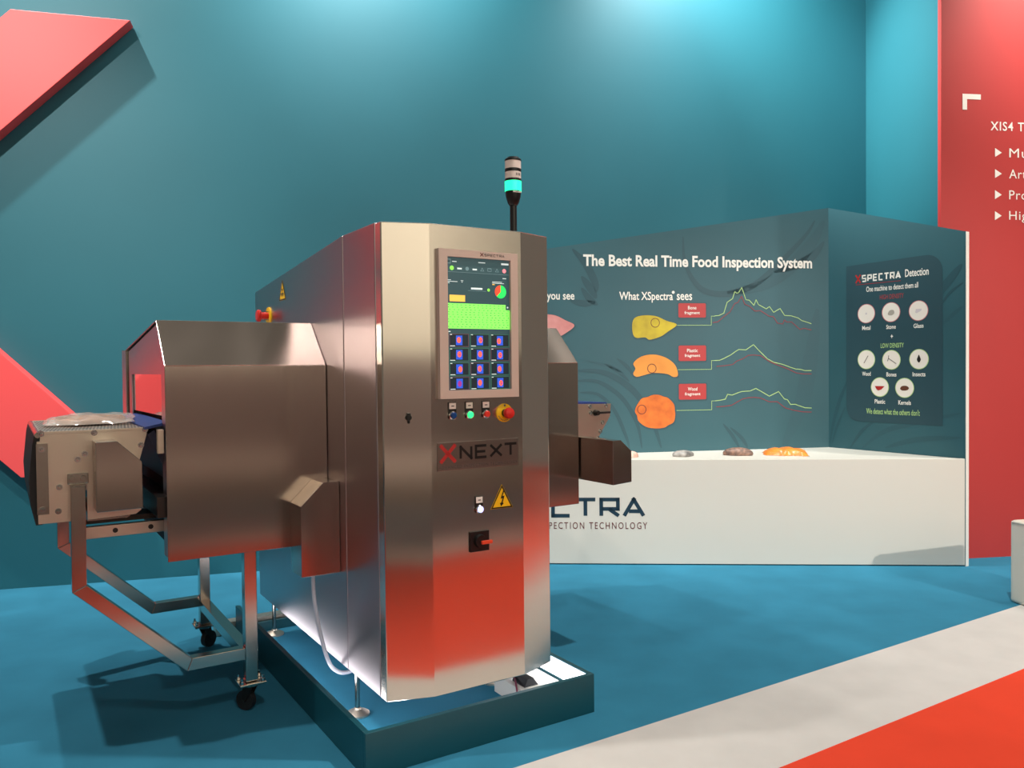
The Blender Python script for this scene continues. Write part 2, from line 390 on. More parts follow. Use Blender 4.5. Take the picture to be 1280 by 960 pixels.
# leaf-shadow prints of the back panel
for pts, w, m in (
    ([(2.25, 2.47), (2.27, 2.25), (2.40, 2.06), (2.62, 2.02), (2.86, 2.1), (3.1, 2.3), (3.3, 2.5), (3.38, 2.62)], .05, LEAF),
    ([(2.62, 2.03), (2.95, 2.1), (3.2, 2.27), (3.36, 2.45), (3.46, 2.62)], .11, LEAF2),
    ([(3.02, 2.2), (3.2, 2.25), (3.36, 2.33), (3.46, 2.45)], .07, LEAF),
    ([(1.35, 2.36), (1.46, 2.24), (1.53, 2.1), (1.54, 2.03)], .06, LEAF),
    ([(1.42, 2.15), (1.49, 2.06), (1.54, 1.98)], .06, LEAF), ([(1.42, 2.06), (1.48, 1.98), (1.55, 1.93)], .05, LEAF), ([(1.33, 1.96), (1.44, 1.94), (1.53, 1.95)], .05, LEAF),
    ([(1.36, 1.42), (1.6, 1.40), (1.83, 1.26), (1.98, 1.03), (2.06, .80)], .05, LEAF),
    ([(1.36, 1.34), (1.55, 1.33), (1.74, 1.20), (1.86, 1.0), (1.90, .80)], .035, LEAF),
    ([(1.40, 1.25), (1.55, 1.23), (1.68, 1.1), (1.77, .9), (1.8, .79)], .03, LEAF),
    ([(1.70, 1.51), (1.78, 1.45), (1.84, 1.37)], .03, LEAF), ([(1.6, 1.47), (1.7, 1.42), (1.8, 1.33)], .03, LEAF), ([(1.45, 1.50), (1.6, 1.46), (1.75, 1.4)], .02, LEAF2),
    ([(2.58, .98), (2.66, .88), (2.72, .78)], .03, LEAF), ([(2.64, .95), (2.74, .86), (2.79, .78)], .03, LEAF), ([(3.1, .8), (3.25, 1.1), (3.34, 1.5), (3.40, 1.9)], .14, LEAF2)):
    swoosh(bp, 'leaf_print', pts, w, m)
bp('heading_text', text_g('The Best Real Time Food Inspection System', 1.919, .118, .03), WHITEP, 1.435, 2.203)
for wg in words(text_g('What you see', .40, .085, .015), .014): bp('subheading_word', wg, WHITEP, .963, 1.948)
for wg in words(text_g('What XSpectra', .44, .085, .015), .018): bp('subheading_word', wg, WHITEP, 1.723, 1.948)
bp('subheading_word', text_g('sees', .128, .05, .015), WHITEP, 2.195, 1.968)
bp('registered_mark', face2d(circle(2.166, 2.03, .012, 12)), WHITEP)

def blob(pts, k=5):
    P = [Vector((a, b, 0)) for a, b in pts]; n = len(P); out = []
    for i in range(n):
        p0, p1, p2, p3 = P[i-1], P[i], P[(i+1) % n], P[(i+2) % n]
        for j in range(k):
            t = j / k; q = 0.5 * ((2*p1) + (p2-p0)*t + (2*p0-5*p1+4*p2-p3)*t*t + (3*p1-p0-3*p2+p3)*t**3); out.append((q.x, q.y))
    return out
YF = mat('yellow_fillet_print', (206, 184, 44), 0.6, noise=.3, nscale=9, col2=(172, 150, 40))
OS = mat('orange_sausage_print', (226, 150, 62), 0.6, noise=.2, nscale=6, col2=(214, 134, 54))
NG = mat('orange_nugget_print', (226, 120, 40), 0.6, noise=.4, nscale=14, col2=(196, 92, 26))
PF = mat('pink_fillet_print', (214, 150, 146), 0.6, noise=.3, nscale=10, col2=(196, 120, 118))
REDL = mat('red_label_print', (176, 48, 50), 0.5)
LGREEN = mat('light_green_print', (168, 206, 132), 0.5)
DRED = mat('dark_red_line_print', (136, 44, 58), 0.5)
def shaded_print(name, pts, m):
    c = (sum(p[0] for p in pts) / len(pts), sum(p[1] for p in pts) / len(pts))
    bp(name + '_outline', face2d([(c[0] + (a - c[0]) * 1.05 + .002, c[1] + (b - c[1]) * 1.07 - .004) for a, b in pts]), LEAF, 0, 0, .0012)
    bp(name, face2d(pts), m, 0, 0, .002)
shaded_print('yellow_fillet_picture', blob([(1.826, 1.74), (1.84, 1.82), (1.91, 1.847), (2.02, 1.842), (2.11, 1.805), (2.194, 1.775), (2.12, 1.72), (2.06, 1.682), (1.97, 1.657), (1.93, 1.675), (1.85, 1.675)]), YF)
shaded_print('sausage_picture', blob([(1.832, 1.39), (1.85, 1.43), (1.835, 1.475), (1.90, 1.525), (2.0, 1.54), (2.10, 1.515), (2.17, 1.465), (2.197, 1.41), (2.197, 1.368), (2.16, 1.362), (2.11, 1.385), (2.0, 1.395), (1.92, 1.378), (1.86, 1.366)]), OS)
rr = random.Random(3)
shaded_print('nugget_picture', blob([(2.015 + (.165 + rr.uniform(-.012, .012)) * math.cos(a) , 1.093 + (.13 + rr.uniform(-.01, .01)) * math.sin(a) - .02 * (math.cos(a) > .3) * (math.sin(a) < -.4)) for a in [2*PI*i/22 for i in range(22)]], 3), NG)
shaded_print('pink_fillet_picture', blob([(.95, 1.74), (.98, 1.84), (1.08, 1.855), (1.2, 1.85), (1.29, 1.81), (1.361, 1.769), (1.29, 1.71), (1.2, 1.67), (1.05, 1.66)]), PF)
def ring_g(cx, cy, r, t, n=28):
    g = G()
    for i in range(n):
        a, b = 2*PI*i/n, 2*PI*(i+1)/n
        g.add([(cx + q * math.cos(x), cy + q * math.sin(x), 0) for q, x in ((r-t, a), (r+t, a), (r+t, b), (r-t, b))], [(0,1,2,3)])
    return g
for cx, cy in ((2.015, 1.79), (1.985, 1.43), (1.90, 1.108)): bp('marker_circle', ring_g(cx, cy, .035, .0025), MAROON, 0, 0, .003)
def line_g(pts, t): return strokes([pts], t)
def rrect(x0, y0, x1, y1, r, n=5):
    out = []
    for cx, cy, a0 in ((x1-r, y0+r, -PI/2), (x1-r, y1-r, 0), (x0+r, y1-r, PI/2), (x0+r, y0+r, PI)):
        out += [(cx + r*math.cos(a0 + PI/2*i/n), cy + r*math.sin(a0 + PI/2*i/n)) for i in range(n+1)]
    return out
for a, b, t in ((1.944, 1.831, 'Bone'), (1.609, 1.487, 'Plastic'), (1.305, 1.18, 'Wood')):
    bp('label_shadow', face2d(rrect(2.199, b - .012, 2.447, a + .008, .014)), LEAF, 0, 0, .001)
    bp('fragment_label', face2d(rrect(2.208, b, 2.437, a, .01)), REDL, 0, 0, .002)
    cy = (a + b) / 2; w = {'Bone': .07, 'Plastic': .09, 'Wood': .08}[t]
    bp('label_text', text_g(t, w, .027, .01), WHITEP, 2.3225 - w/2, cy + .008, .003)
    bp('label_text', text_g('fragment', .13, .031, .01), WHITEP, 2.3225 - .065, cy - .037, .003)
# spectrum curves
def px2(S):  # traced in a 1280x960 view of the panel, turned into metres on the panel
    return [(2.483 + (x - 742) / (1190 - 742) * .863, y) for x, y in S]
def curve(name, xs, ybase, ys, m):
    pts = [(2.483 + (x - 742) * .863 / 448, ybase - (y) * .00174) for x, y in zip(xs, ys)]
    bp(name, line_g(pts, .0055), m, 0, 0, .002)
curve('spectrum_line', [757,775,797,812,836,846,854,862,877,895,910,931,940,951,986,1000,1019,1048,1068,1098,1130,1146,1174,1190], 1.845,
      [374,373,362,312,295,262,270,268,244,300,302,326,300,322,342,331,358,340,372,374,384,396,405,411] and [p - 374 for p in [374,373,362,312,295,262,270,268,244,300,302,326,300,322,342,331,358,340,372,374,384,396,405,411]], LGREEN)
curve('spectrum_line', [748,770,795,825,845,860,876,890,912,935,960,1000,1018,1036,1060,1067,1078,1100,1138,1155,1190], 1.845,
      [p - 374 for p in [405,402,380,355,318,312,284,320,330,352,350,376,378,408,412,393,403,402,438,432,440]], DRED)
curve('spectrum_line', [755,778,800,828,848,863,894,928,950,990,1018,1060,1092,1118,1140,1160,1190], 1.488,
      [p - 571 for p in [571,570,560,545,530,521,523,499,524,565,581,592,605,614,616,622,622]], LGREEN)
curve('spectrum_line', [764,800,836,852,880,905,930,960,1000,1040,1080,1120,1150,1190], 1.488,
      [p - 571 for p in [598,595,590,575,564,548,547,550,578,596,612,632,637,638]], DRED)
curve('spectrum_line', [757,778,802,812,832,862,876,912,938,960,998,1040,1066,1080,1094,1116,1130,1160,1190], 1.166,
      [p - 753 for p in [753,751,746,724,728,716,712,710,699,712,736,715,750,754,776,776,782,793,795]], LGREEN)
curve('spectrum_line', [762,800,830,855,880,905,930,960,998,1034,1070,1110,1150,1190], 1.166,
      [p - 753 for p in [781,779,775,760,746,741,740,744,762,762,792,804,812,814]], DRED)
for y0, y1, x0 in ((1.770, 1.842, 2.195), (1.418, 1.488, 2.20), (1.095, 1.166, 2.187)):
    bp('leader_line', line_g([(x0, y0), (2.483, y0), (2.483, y1), (2.515, y1)], .0035), LGREEN, 0, 0, .0018)

# side panel print
card = [(.165, 2.231)] + [(.165, 1.11)] + [(.165 + .10 * (1 - math.cos(a)), 1.11 - .115 * math.sin(a)) for a in [PI/2*i/6 for i in range(1, 7)]] + [(.953, .992), (.95, 2.12)] + [(.95 - .12 * (1 - math.cos(a)), 2.12 + .125 * math.sin(a)) for a in [PI/2*i/6 for i in range(1, 7)]]
for pts, w, m in (([(.01, .8), (.05, 1.0), (.12, 1.2), (.2, 1.36)], .03, LEAF), ([(.03, .8), (.08, .95), (.15, 1.1)], .02, LEAF), ([(.2, .78), (.3, .92), (.45, 1.03)], .025, LEAF), ([(.3, .78), (.5, .93), (.8, 1.02), (1.08, 1.09)], .04, LEAF2), ([(.5, .80), (.75, .88), (1.08, .915)], .04, LEAF2),
                  ([(.8, 1.75), (.92, 1.95), (1.03, 2.08), (1.09, 2.15)], .06, LEAF), ([(.94, 1.72), (1.03, 1.80), (1.095, 1.85)], .03, LEAF2), ([(.9, 1.82), (1.0, 1.95), (1.10, 2.02)], .02, LEAF)):
    swoosh(sp, 'leaf_print', pts, w, m, .001)
sp('info_card', face2d(card), PANELD, 0, 0, .002)
sp('logo_letter', strokes([[(.251, 2.088), (.292, 2.152)], [(.251, 2.152), (.292, 2.088)]], .012), REDPR)
sp('logo_lettering', logo_g('SPECTRA', .303, 2.092, .056, .04, .0475, .011), WHITEP)
sp('logo_underline', line_g([(.25, 2.075), (.63, 2.075)], .003), REDPR)
sp('card_text', text_g('Detection', .183, .058, .015), WHITEP, .664, 2.098)
sp('card_text', text_g('One machine to detect them all', .425, .042, .012), WHITEP, .342, 2.012)
sp('card_text', text_g('HIGH DENSITY', .196, .036, .012), mat('red_text_print', (150, 62, 68), .5), .457, 1.944)
sp('card_text', text_g('LOW DENSITY', .19, .036, .01), LGREEN, .464, 1.57)
sp('card_text', text_g("We detect what the others don't", .438, .045, .01), LGREEN, .341, 1.058)
sp('plus_sign', text_g('+', .02, .026, .03), WHITEP, .546, 1.645)
CREAM = mat('cream_disc_print', (232, 226, 216), .5); RIMR = mat('pink_rim_print', (196, 120, 124), .5)
STN = mat('stone_print', (166, 160, 150), .6); BRN = mat('brown_print', (96, 52, 32), .6); BUG = mat('black_print', (30, 24, 20), .5); PAL = mat('pale_print', (204, 196, 200), .5)
def discp(x, z, rim, label, w):
    sp('picture_rim', face2d(circle(x, z, .076)), rim, 0, 0, .0035)
    sp('picture_disc', face2d(circle(x, z, .071)), CREAM, 0, 0, .004)
    sp('picture_caption', text_g(label, w, .033, .02), WHITEP, x - w/2, z - .128)
discp(.342, 1.843, RIMR, 'Metal', .072); discp(.55, 1.842, RIMR, 'Stone', .078); discp(.769, 1.84, RIMR, 'Glass', .078)
discp(.342, 1.483, LGREEN, 'Wood', .074); discp(.553, 1.478, LGREEN, 'Bones', .082); discp(.773, 1.48, LGREEN, 'Insects', .1)
discp(.457, 1.268, LGREEN, 'Plastic', .088); discp(.66, 1.265, LGREEN, 'Kernels', .1)
sp('stone_picture', face2d(blob([(.525, 1.83), (.54, 1.855), (.57, 1.857), (.578, 1.835), (.56, 1.82), (.535, 1.82)])), STN, 0, 0, .005)
sp('glass_picture', face2d([(.745, 1.828), (.75, 1.853), (.795, 1.853), (.79, 1.838), (.755, 1.822)]), PAL, 0, 0, .005)
sp('metal_picture', face2d(circle(.342, 1.843, .008)), PAL, 0, 0, .005)
sp('wood_picture', line_g([(.322, 1.455), (.358, 1.513)], .005), GREYPR, 0, 0, .005)
sp('bones_picture', strokes([[(.532, 1.512), (.53, 1.49), (.593, 1.448)], [(.53, 1.49), (.522, 1.468)]], .005), GREYPR, 0, 0, .005)
sp('insect_picture', face2d(blob([(.773, 1.513), (.764, 1.495), (.758, 1.475), (.773, 1.455), (.788, 1.475), (.782, 1.495)])), BUG, 0, 0, .005)
sp('plastic_picture', face2d([(.416, 1.276), (.498, 1.276), (.47, 1.25), (.445, 1.242), (.43, 1.25)]), REDPR, 0, 0, .005)
sp('kernel_picture', face2d(blob([(.625, 1.26), (.64, 1.278), (.675, 1.28), (.695, 1.265), (.68, 1.248), (.64, 1.246)])), BRN, 0, 0, .005)

# counter front logo
fp('logo_letter', strokes([[(-.70, .35), (-.56, .49)], [(-.70, .49), (-.56, .35)]], .034), REDPR)
fp('logo_lettering', logo_g('SPECTRA', -.53, .346, .146, .148, .176, .027), NAVY)
for wg in words(text_g('ADVANCED INSPECTION TECHNOLOGY', 1.185, .05, .004, 1.35), .034): fp('strapline_word', wg, MAROON, -.489, .262)

# ------------------------------------------------------------------ food samples on the counter
def lump(name, loc, size, rot, m, seed, label, cat, lo=0.35, pinch=0.0):
    rn = random.Random(seed); g = G(); nu, nv = 20, 10; ph = [rn.uniform(0, 6.28) for _ in range(6)]
    vs = []
    for j in range(nv + 1):
        th = PI * j / nv
        for i in range(nu):
            a = 2*PI*i/nu
            k = 1 + .10 * math.sin(2*a + ph[0]) + .06 * math.sin(3*a + ph[1]) + .05 * math.sin(5*a + ph[2] + th)
            x, y, z = k * math.sin(th) * math.cos(a), k * math.sin(th) * math.sin(a), math.cos(th)
            y *= 1 - pinch * max(0, x)
            if z < -lo: z = -lo
            vs.append((x * size[0], y * size[1], (z + lo) * size[2]))
    fs = [(j*nu+i, j*nu+(i+1) % nu, (j+1)*nu+(i+1) % nu, (j+1)*nu+i) for j in range(nv) for i in range(nu)]
    g.add(vs, fs); o = obj(name, g, m, smooth=True); o.location = loc; o.rotation_euler = (0, 0, rot); tag(o, label, cat); return o
lump('meat_sample', (.885, 6.06, CT), (.06, .05, .035), .3, mat('pink_meat', (206, 140, 120), .4, noise=.4, nscale=25, col2=(232, 214, 200)), 1, 'pink and white meat sample beside the grey motor cover on the counter', 'food sample')
lump('fish_sample', (1.281, 6.09, CT), (.085, .06, .035), .1, mat('grey_fish', (70, 66, 66), .35, noise=.5, nscale=14, col2=(190, 184, 178)), 2, 'dark grey fish sample with white belly on the white counter', 'food sample', pinch=.3)
shr = lump('mottled_sample', (1.705, 6.12, CT), (.10, .06, .045), -.3, mat('mottled_brown', (156, 118, 100), .45, noise=.5, nscale=40, col2=(88, 70, 64)), 3, 'mottled brown food sample left of the orange pack on the counter', 'food sample', pinch=.4)
# orange snack pack
g = G(); rn = random.Random(5); nx, ny = 16, 10
for sgn in (0, 1):
    for j in range(ny + 1):
        for i in range(nx + 1):
            a, b = i / nx * 2 - 1, j / ny * 2 - 1
            h = (1 - abs(a) ** 3) * (1 - abs(b) ** 3)
            g.v.append((a * .155 + .01 * math.sin(b * 5), b * .11 + .012 * math.sin(a * 6), .004 + (.05 * h ** .6 + .006 * math.sin(a*9+b*4) * h) * sgn))
N1 = (nx + 1) * (ny + 1)
for sgn in (0, 1):
    for j in range(ny):
        for i in range(nx):
            k = sgn * N1 + j * (nx + 1) + i; g.f.append((k, k + 1, k + nx + 2, k + nx + 1)); g.m.append(0)
pk = obj('snack_pack', g, mat('orange_film', (242, 150, 60), .3, noise=.5, nscale=18, col2=(230, 112, 24)), smooth=True); pk.location = (2.07, 6.15, CT - .002); pk.rotation_euler = (0, 0, -.25)
tag(pk, 'shiny orange food pack lying on the counter near the back corner', 'food pack')

# ------------------------------------------------------------------ white pouffe
pr = math.atan2(-.97, .24) + PI / 2
pf = empty('pouffe', (3.0, 4.889, 0), pr); tag(pf, 'white leatherette cube pouffe at the red wall', 'pouffe')
def cushion(x0, y0, z0, x1, y1, z1): return G().box((x0, y0, z0), (x1, y1, z1))
obj('seat_cube', cushion(0, -.5, .0, .5, 0, .5), LEATHER, pf, bevel=.022, seg=4)
g = G(); r = .006
g.tube([(.02, -.5, .49), (.48, -.5, .49)], r, 6); g.tube([(0, -.48, .49), (0, -.02, .49)], r, 6)
obj('seam_piping', g, LEATHER, pf)

# ------------------------------------------------------------------ plinth surround
PW, PD, PH, PT = 1.0186, 1.87, .1615, .022
def mach(name, u, v): return empty(name, M(u, v, 0), YAW, (u, v, 0))
pl = mach('plinth_surround', PW / 2, PD / 2); tag(pl, 'teal painted box surround around the feet of the steel machine', 'plinth')
obj('front_board', G().box((0, 0, 0), (PW, PT, PH)), TEALP, pl, bevel=.0015)
obj('side_board', G().box((0, PT, 0), (PT, PD, PH)), TEALP, pl, bevel=.0015)
obj('side_board', G().box((PW - PT, PT, 0), (PW, PD, PH)), TEALP, pl, bevel=.0015)
obj('back_board', G().box((PT, PD - PT, 0), (PW - PT, PD, .05)), TEALP, pl, bevel=.0015)
for nm, a, b in (('led_strip', (PW - PT - .006, PT + .004, .085), (PW - PT - .001, PD - .2, .156)), ('led_strip', (PT + .0005, PT + .008, .085), (PT + .004, PD - .2, .149)), ('led_strip', (.10, PT + .0005, .115), (PW - .1, PT + .004, .149))):
    obj(nm, G().box(a, b), LED, pl, label='glowing white light strip inside the surround')
dt = mach('cable_trunking', .3, 1.93); tag(dt, 'aluminium trunking bar on the carpet behind the teal plinth', 'trunking')
obj('channel', G().box((-.10, 1.9, .0), (.62, 1.96, .06)), STEELM, dt, bevel=.002)
obj('channel_lid', G().box((-.10, 1.895, .061), (.62, 1.965, .068)), STEELM, dt)
bx = mach('power_supply_box', .87, .35); tag(bx, 'white electrical box inside the teal plinth by the light strip', 'electrical box')
obj('housing', G().box((.78, .17, .0), (.965, .42, .075)), WHITE, bx, bevel=.003)
obj('lid', G().box((.775, .165, .0755), (.97, .43, .083)), WHITE, bx, bevel=.002)
obj('mounting_rail', G().box((.83, .44, 0), (.96, 1.1, .05)), STEELM, bx, bevel=.002)
obj('supply_lead', G().tube(smooth_path([(.835, .40, .086), (.80, .28, .10), (.74, .16, .06), (.70, .09, .02)]), .004, 8), mat('red_lead', (110, 40, 60), .5), bx, smooth=True)
g = G().prism([(.80, .0840), (.815, .115), (.845, .118), (.87, .0840)], .20, .30, 'y'); obj('dark_cover_flap', g, RUBBER, bx)

# ------------------------------------------------------------------ inspection machine
CU, HW, CHW, V0, VF, ZB, ZT = .4824, .3681, .2004, .0739, .0166, .2226, 1.9858
UL, UR = CU - HW, CU + HW
mc = mach('inspection_machine', CU, .9); tag(mc, 'stainless steel inspection machine with touch screen and tower light', 'machine')
OUTL = [(UL, .127), (UL, V0), (CU - CHW, VF), (CU + CHW, VF), (UR, V0), (UR, .127)]
door = obj('front_door', G().prism(OUTL, ZB, ZT), STEEL, mc, bevel=.004)
obj('dark_seam_core', G().prism([(.10, ZB + .01), (1.78, ZB + .01), (1.78, 1.84), (.46, 1.97), (.10, 1.97)], UL + .01, UR - .01, 'x'), DARKSTEEL, mc)  # added dark core; its colour gives the panel seams their shade
obj('cabinet_section', G().box((UL, .1305, ZB), (UR, .4615, 1.990)), STEELP, mc, bevel=.005)
obj('cabinet_section', G().prism([(.4645, ZB), (1.80, ZB), (1.80, 1.872), (.4645, 1.990)], UL, UR, 'x'), STEELP, mc, bevel=.005)
# tunnel hoods
def hood(u0, u1, zb, endu, inner):
    HP = [(.673, zb), (.673, 1.468), (.862, 1.656), (1.80, 1.56), (1.80, zb)]
    g = G(); t = .006
    g.box((u0, .673, zb), (u1, .673 + t, 1.468))
    L, R = ribbon([(.673 + t/2, 1.468), (.862, 1.653), (1.80, 1.557), (1.80, zb)], t / 2)
    for i in range(3): g.prism([R[i], R[i+1], L[i+1], L[i]], u0, u1, 'x')
    ho = obj('tunnel_hood', g, STEELH, mc, bevel=.0015)
    return ho
hl = hood(-.529, UL - .002, .709, -.529, 1)
hr = hood(UR + .002, 1.452, .742, 1.452, -1)
obj('end_plate', G().prism([(.680, .715), (.80, .715), (.80, 1.436), (1.66, 1.436), (1.66, 1.20), (1.75, 1.20), (1.75, 1.548), (.866, 1.642), (.680, 1.462)], -.522, -.516, 'x'), STEELP, hl)
obj('polished_curtain', G().prism([(-.488, .82), (-.483, .82), (-.509, 1.655), (-.514, 1.655)], 1.262, 1.445), MIRROR, hl, label='polished curtain panel closing the tunnel')
obj('end_shade_sheet', G().box((-.480, .690, .72), (-.475, 1.79, 1.45)), mat('painted_gap_shade', (20, 18, 18), .8), hl)  # near-black sheet stands in for the shade inside the tunnel end
obj('rear_flange', G().box((-.531, 1.80, 1.23), (-.527, 1.94, 1.556)), STEELP, hl)
obj('end_plate', G().prism([(.680, .75), (1.79, .75), (1.79, 1.548), (.866, 1.642), (.680, 1.462)], 1.44, 1.446, 'x'), STEELH, hr)
# cable entry box
obj('cable_box', G().prism([(-.050, .608), (UL - .001, .608), (UL - .001, .986), (.042, .986), (-.050, .897)], .534, .672, 'y'), STEELH, mc, bevel=.002)
g = G().tube(smooth_path([(.017, .6, .607), (.022, .6, .491), (.044, .6, .354), (.077, .6, .229), (.111, .6, .178), (.16, .6, .160), (.25, .62, .17)]), .0085, 10)
obj('white_cable', g, mat('white_cable_sheath', (214, 214, 226), .4), mc, smooth=True)
# feet
for u, v in ((.177, .53), (.179, 1.759), (.832, .52), (.832, 1.759)):
    g = G().frustum((u, v, .02), (u, v, ZB + .01), .0105, n=12)
    ft = obj('levelling_foot', g, STEELT, mc, smooth=True)
    obj('foot_disc', G().lathe([(.050, 0), (.050, .008), (.040, .014), (.016, .024), (.014, .03)], (u, v, 0), n=24), STEELM, ft, smooth=True)
# tower light
TU, TV = .742, .16
tw = obj('tower_light', G().frustum((TU, TV, 1.985), (TU, TV, 2.125), .0145, n=16), BLACK, mc, smooth=True)
obj('tower_base', G().lathe([(.017, 2.118), (.022, 2.125), (.030, 2.15), (.0325, 2.17), (.0325, 2.175)], (TU, TV, 0)), BLACK, tw, smooth=True)
WL = mat('white_lens', (214, 200, 192), .25); GL = mat('green_lens_lit', (30, 235, 150), .3, emit=2.0)
obj('green_lens', G().lathe([(.0345, 2.176), (.0345, 2.216)], (TU, TV, 0)), GL, tw, smooth=True, label='glowing green light segment')
obj('lens_ring', G().lathe([(.034, 2.2165), (.034, 2.226)], (TU, TV, 0)), BLACK, tw, smooth=True)
obj('white_lens', G().lathe([(.0335, 2.2265), (.0335, 2.254)], (TU, TV, 0)), WL, tw, smooth=True)
obj('lens_ring', G().lathe([(.034, 2.2545), (.034, 2.267)], (TU, TV, 0)), BLACK, tw, smooth=True)
obj('white_lens', G().lathe([(.0335, 2.2675), (.0335, 2.299)], (TU, TV, 0)), WL, tw, smooth=True)
obj('tower_cap', G().lathe([(.0345, 2.2995), (.0345, 2.306), (.028, 2.314)], (TU, TV, 0)), BLACK, tw, smooth=True)
g = G()
for i in range(6): g.box((TU - .02 + i * .007, TV - .0345, 2.166), (TU - .017 + i * .007, TV - .031, 2.172))
obj('tower_marking', g, WHITEP, tw)
g = G()
for i in range(3): g.box((TU - .006 + i * .008, TV - .0345, 2.236), (TU - .003 + i * .008, TV - .033, 2.246))
obj('tower_marking', g, GREYPR, tw)

def fr(g, lift=0.0):   # lay x,y drawing (u,z) on the centre facet
    return G().mapped(g, lambda a, b, c: (a, VF - lift - c, b))
# screen
BEZ = mat('beige_bezel', (196, 176, 164), .45)
g = G(); a0, a1, b0, b1 = .311, .656, 1.335, 1.893; c0, c1, d0, d1 = .347, .623, 1.366, 1.865
g.box((a0, VF - .020, b0), (c0, VF, b1)); g.box((c1, VF - .020, b0), (a1, VF, b1)); g.box((c0, VF - .020, b0), (c1, VF, d0)); g.box((c0, VF - .020, d1), (c1, VF, b1))
scr = obj('touch_screen', g, BEZ, mc)
SM = {k: mat('screen_' + k, c, .25, emit=e) for k, c, e in (('bg', (42, 66, 70), .9), ('green', (128, 236, 96), .85), ('speck', (34, 104, 60), .7), ('tile', (28, 38, 46), .6), ('tileline', (50, 98, 78), .7), ('tileline2', (92, 62, 70), .6),
      ('blue', (44, 84, 196), .85), ('coral', (240, 96, 80), .85), ('magenta', (150, 50, 140), .7), ('yellow', (222, 180, 80), .85), ('pie_green', (40, 204, 92), .9), ('pie_red', (236, 74, 48), .9), ('white', (196, 212, 210), .8), ('lime', (130, 220, 80), .9), ('grey', (96, 124, 128), .7), ('pink', (228, 130, 140), .8), ('shade', (48, 74, 78), .75))}
SK = list(SM); disp = G()
def D(key, poly, lift):
    disp.cm = SK.index(key); disp.add([(x, VF - .008 - lift, y) for x, y in poly], [tuple(range(len(poly)))])
def R4(x0, y0, x1, y1): return [(x0, y0), (x1, y0), (x1, y1), (x0, y1)]
D('bg', R4(c0, d0, c1, d1), 0)
SX = lambda t: c0 + (c1 - c0) * t          # 0..1 across
SY = lambda t: d1 - (d1 - d0) * t          # 0..1 down
def DR(key, x0, y0, x1, y1, lift=.0006): D(key, R4(SX(x0), SY(y1), SX(x1), SY(y0)), lift)
DR('shade', 0, 0, 1, .11, .0003)
DR('grey', 0, .110, 1, .1125)
for i, k in enumerate(('lime', 'white', 'grey', 'white', 'grey', 'grey', 'grey', 'pink')):
    x = .085 + i * .119
    if k in ('lime', 'pink'): D(k, circle(SX(x), SY(.082), .0085, 14), .0008)
    elif i in (1, 3): DR(k, x - .035, .078, x + .035, .090)
    elif i == 5: DR('grey', x - .035, .068, x + .03, .093); DR('bg', x - .028, .074, x + .023, .088, .0009)
    elif i in (4, 6): D('grey', [(SX(x - .032), SY(.094)), (SX(x + .032), SY(.094)), (SX(x), SY(.066))], .0006); D('bg', [(SX(x - .018), SY(.090)), (SX(x + .018), SY(.090)), (SX(x), SY(.074))], .0009)
    else: D(k, circle(SX(x), SY(.082), .0075, 14), .0006)
DR('grey', .01, .015, .07, .05); DR('bg', .02, .022, .06, .044, .0009)
DR('white', .09, .030, .16, .036); DR('white', .50, .026, .61, .032); DR('white', .87, .022, .99, .036)
DR('white', .89, .138, .95, .143)
DR('white', .02, .170, .07, .174); DR('white', .02, .181, .17, .185); DR('white', .02, .192, .05, .196); DR('white', .22, .172, .26, .176); DR('white', .23, .183, .25, .187)
DR('white', .72, .168, .88, .172); DR('white', .72, .178, .91, .182); DR('yellow', .72, .187, .76, .194)
DR('white', .38, .222, .56, .236); DR('grey', .33, .245, .62, .2475); D('lime', circle(SX(.66), SY(.235), .006, 10), .0006)
pc = (SX(.855), SY(.245)); prd = .0255
D('pie_green', [pc] + [(pc[0] + prd * math.cos(a), pc[1] + prd * math.sin(a)) for a in [math.radians(-135 + i * 225 / 24) for i in range(25)]], .0008)
D('pie_red', [pc] + [(pc[0] + prd * math.cos(a), pc[1] + prd * math.sin(a)) for a in [math.radians(90 + i * 135 / 16) for i in range(17)]], .0008)
DR('yellow', .045, .283, .285, .332)
DR('green', .0, .345, 1.0, .535); DR('bg', .935, .345, 1.0, .385, .0009); D('white', circle(SX(.967), SY(.365), .0035, 8), .0012)
for r in range(10):
    for c in range(15):
        if r < 2 and c > 13: continue
        x = .03 + c * .066 + (.02 if r % 3 == 2 else 0) + random.uniform(-.006, .006); y = .357 + r * .0182
        if x < .99: DR('speck', x - .009, y - .0025, x + .009, y + .0025, .0009)
DR('white', .01, .555, .055, .561)
for r in range(4):
    for c in range(3):
        x0 = .035 + c * .325; y0 = .575 + r * .1085; x1 = x0 + .30; y1 = y0 + .097
        DR('tileline' if (r + c) % 3 else 'tileline2', x0, y0, x1, y1); DR('tile', x0 + .008, y0 + .004, x1 - .008, y1 - .004, .0009)
        DR('white', x0 + .01, y0 + .003, x0 + .04, y0 + .008, .0012); DR('white', x0 + .01, y1 - .009, x0 + .085, y1 - .004, .0012)
        DR('blue', x0 + .10, y0 + .013, x0 + .20, y1 - .012, .0012)
        cx = SX(x0 + .145 + random.uniform(-.012, .022)); cy = SY((y0 + y1) / 2 + random.uniform(-.004, .004))
        D('coral' if (r, c) != (3, 0) else 'magenta', [(cx + .0085 * math.cos(a), cy + .0115 * math.sin(a)) for a in [2*PI*i/12 for i in range(12)]], .0016)
        if (r + c) % 2: D('magenta', circle(cx + .002, cy - .001, .0035, 8), .002)
obj('display', disp, [SM[k] for k in SK], scr, label='lit screen with inspection software, green grid and thumbnails')
obj('screen_logo', fr(strokes([[(.487, 1.873), (.501, 1.886)], [(.487, 1.886), (.501, 1.873)]], .003), .0205), MAROON, scr)
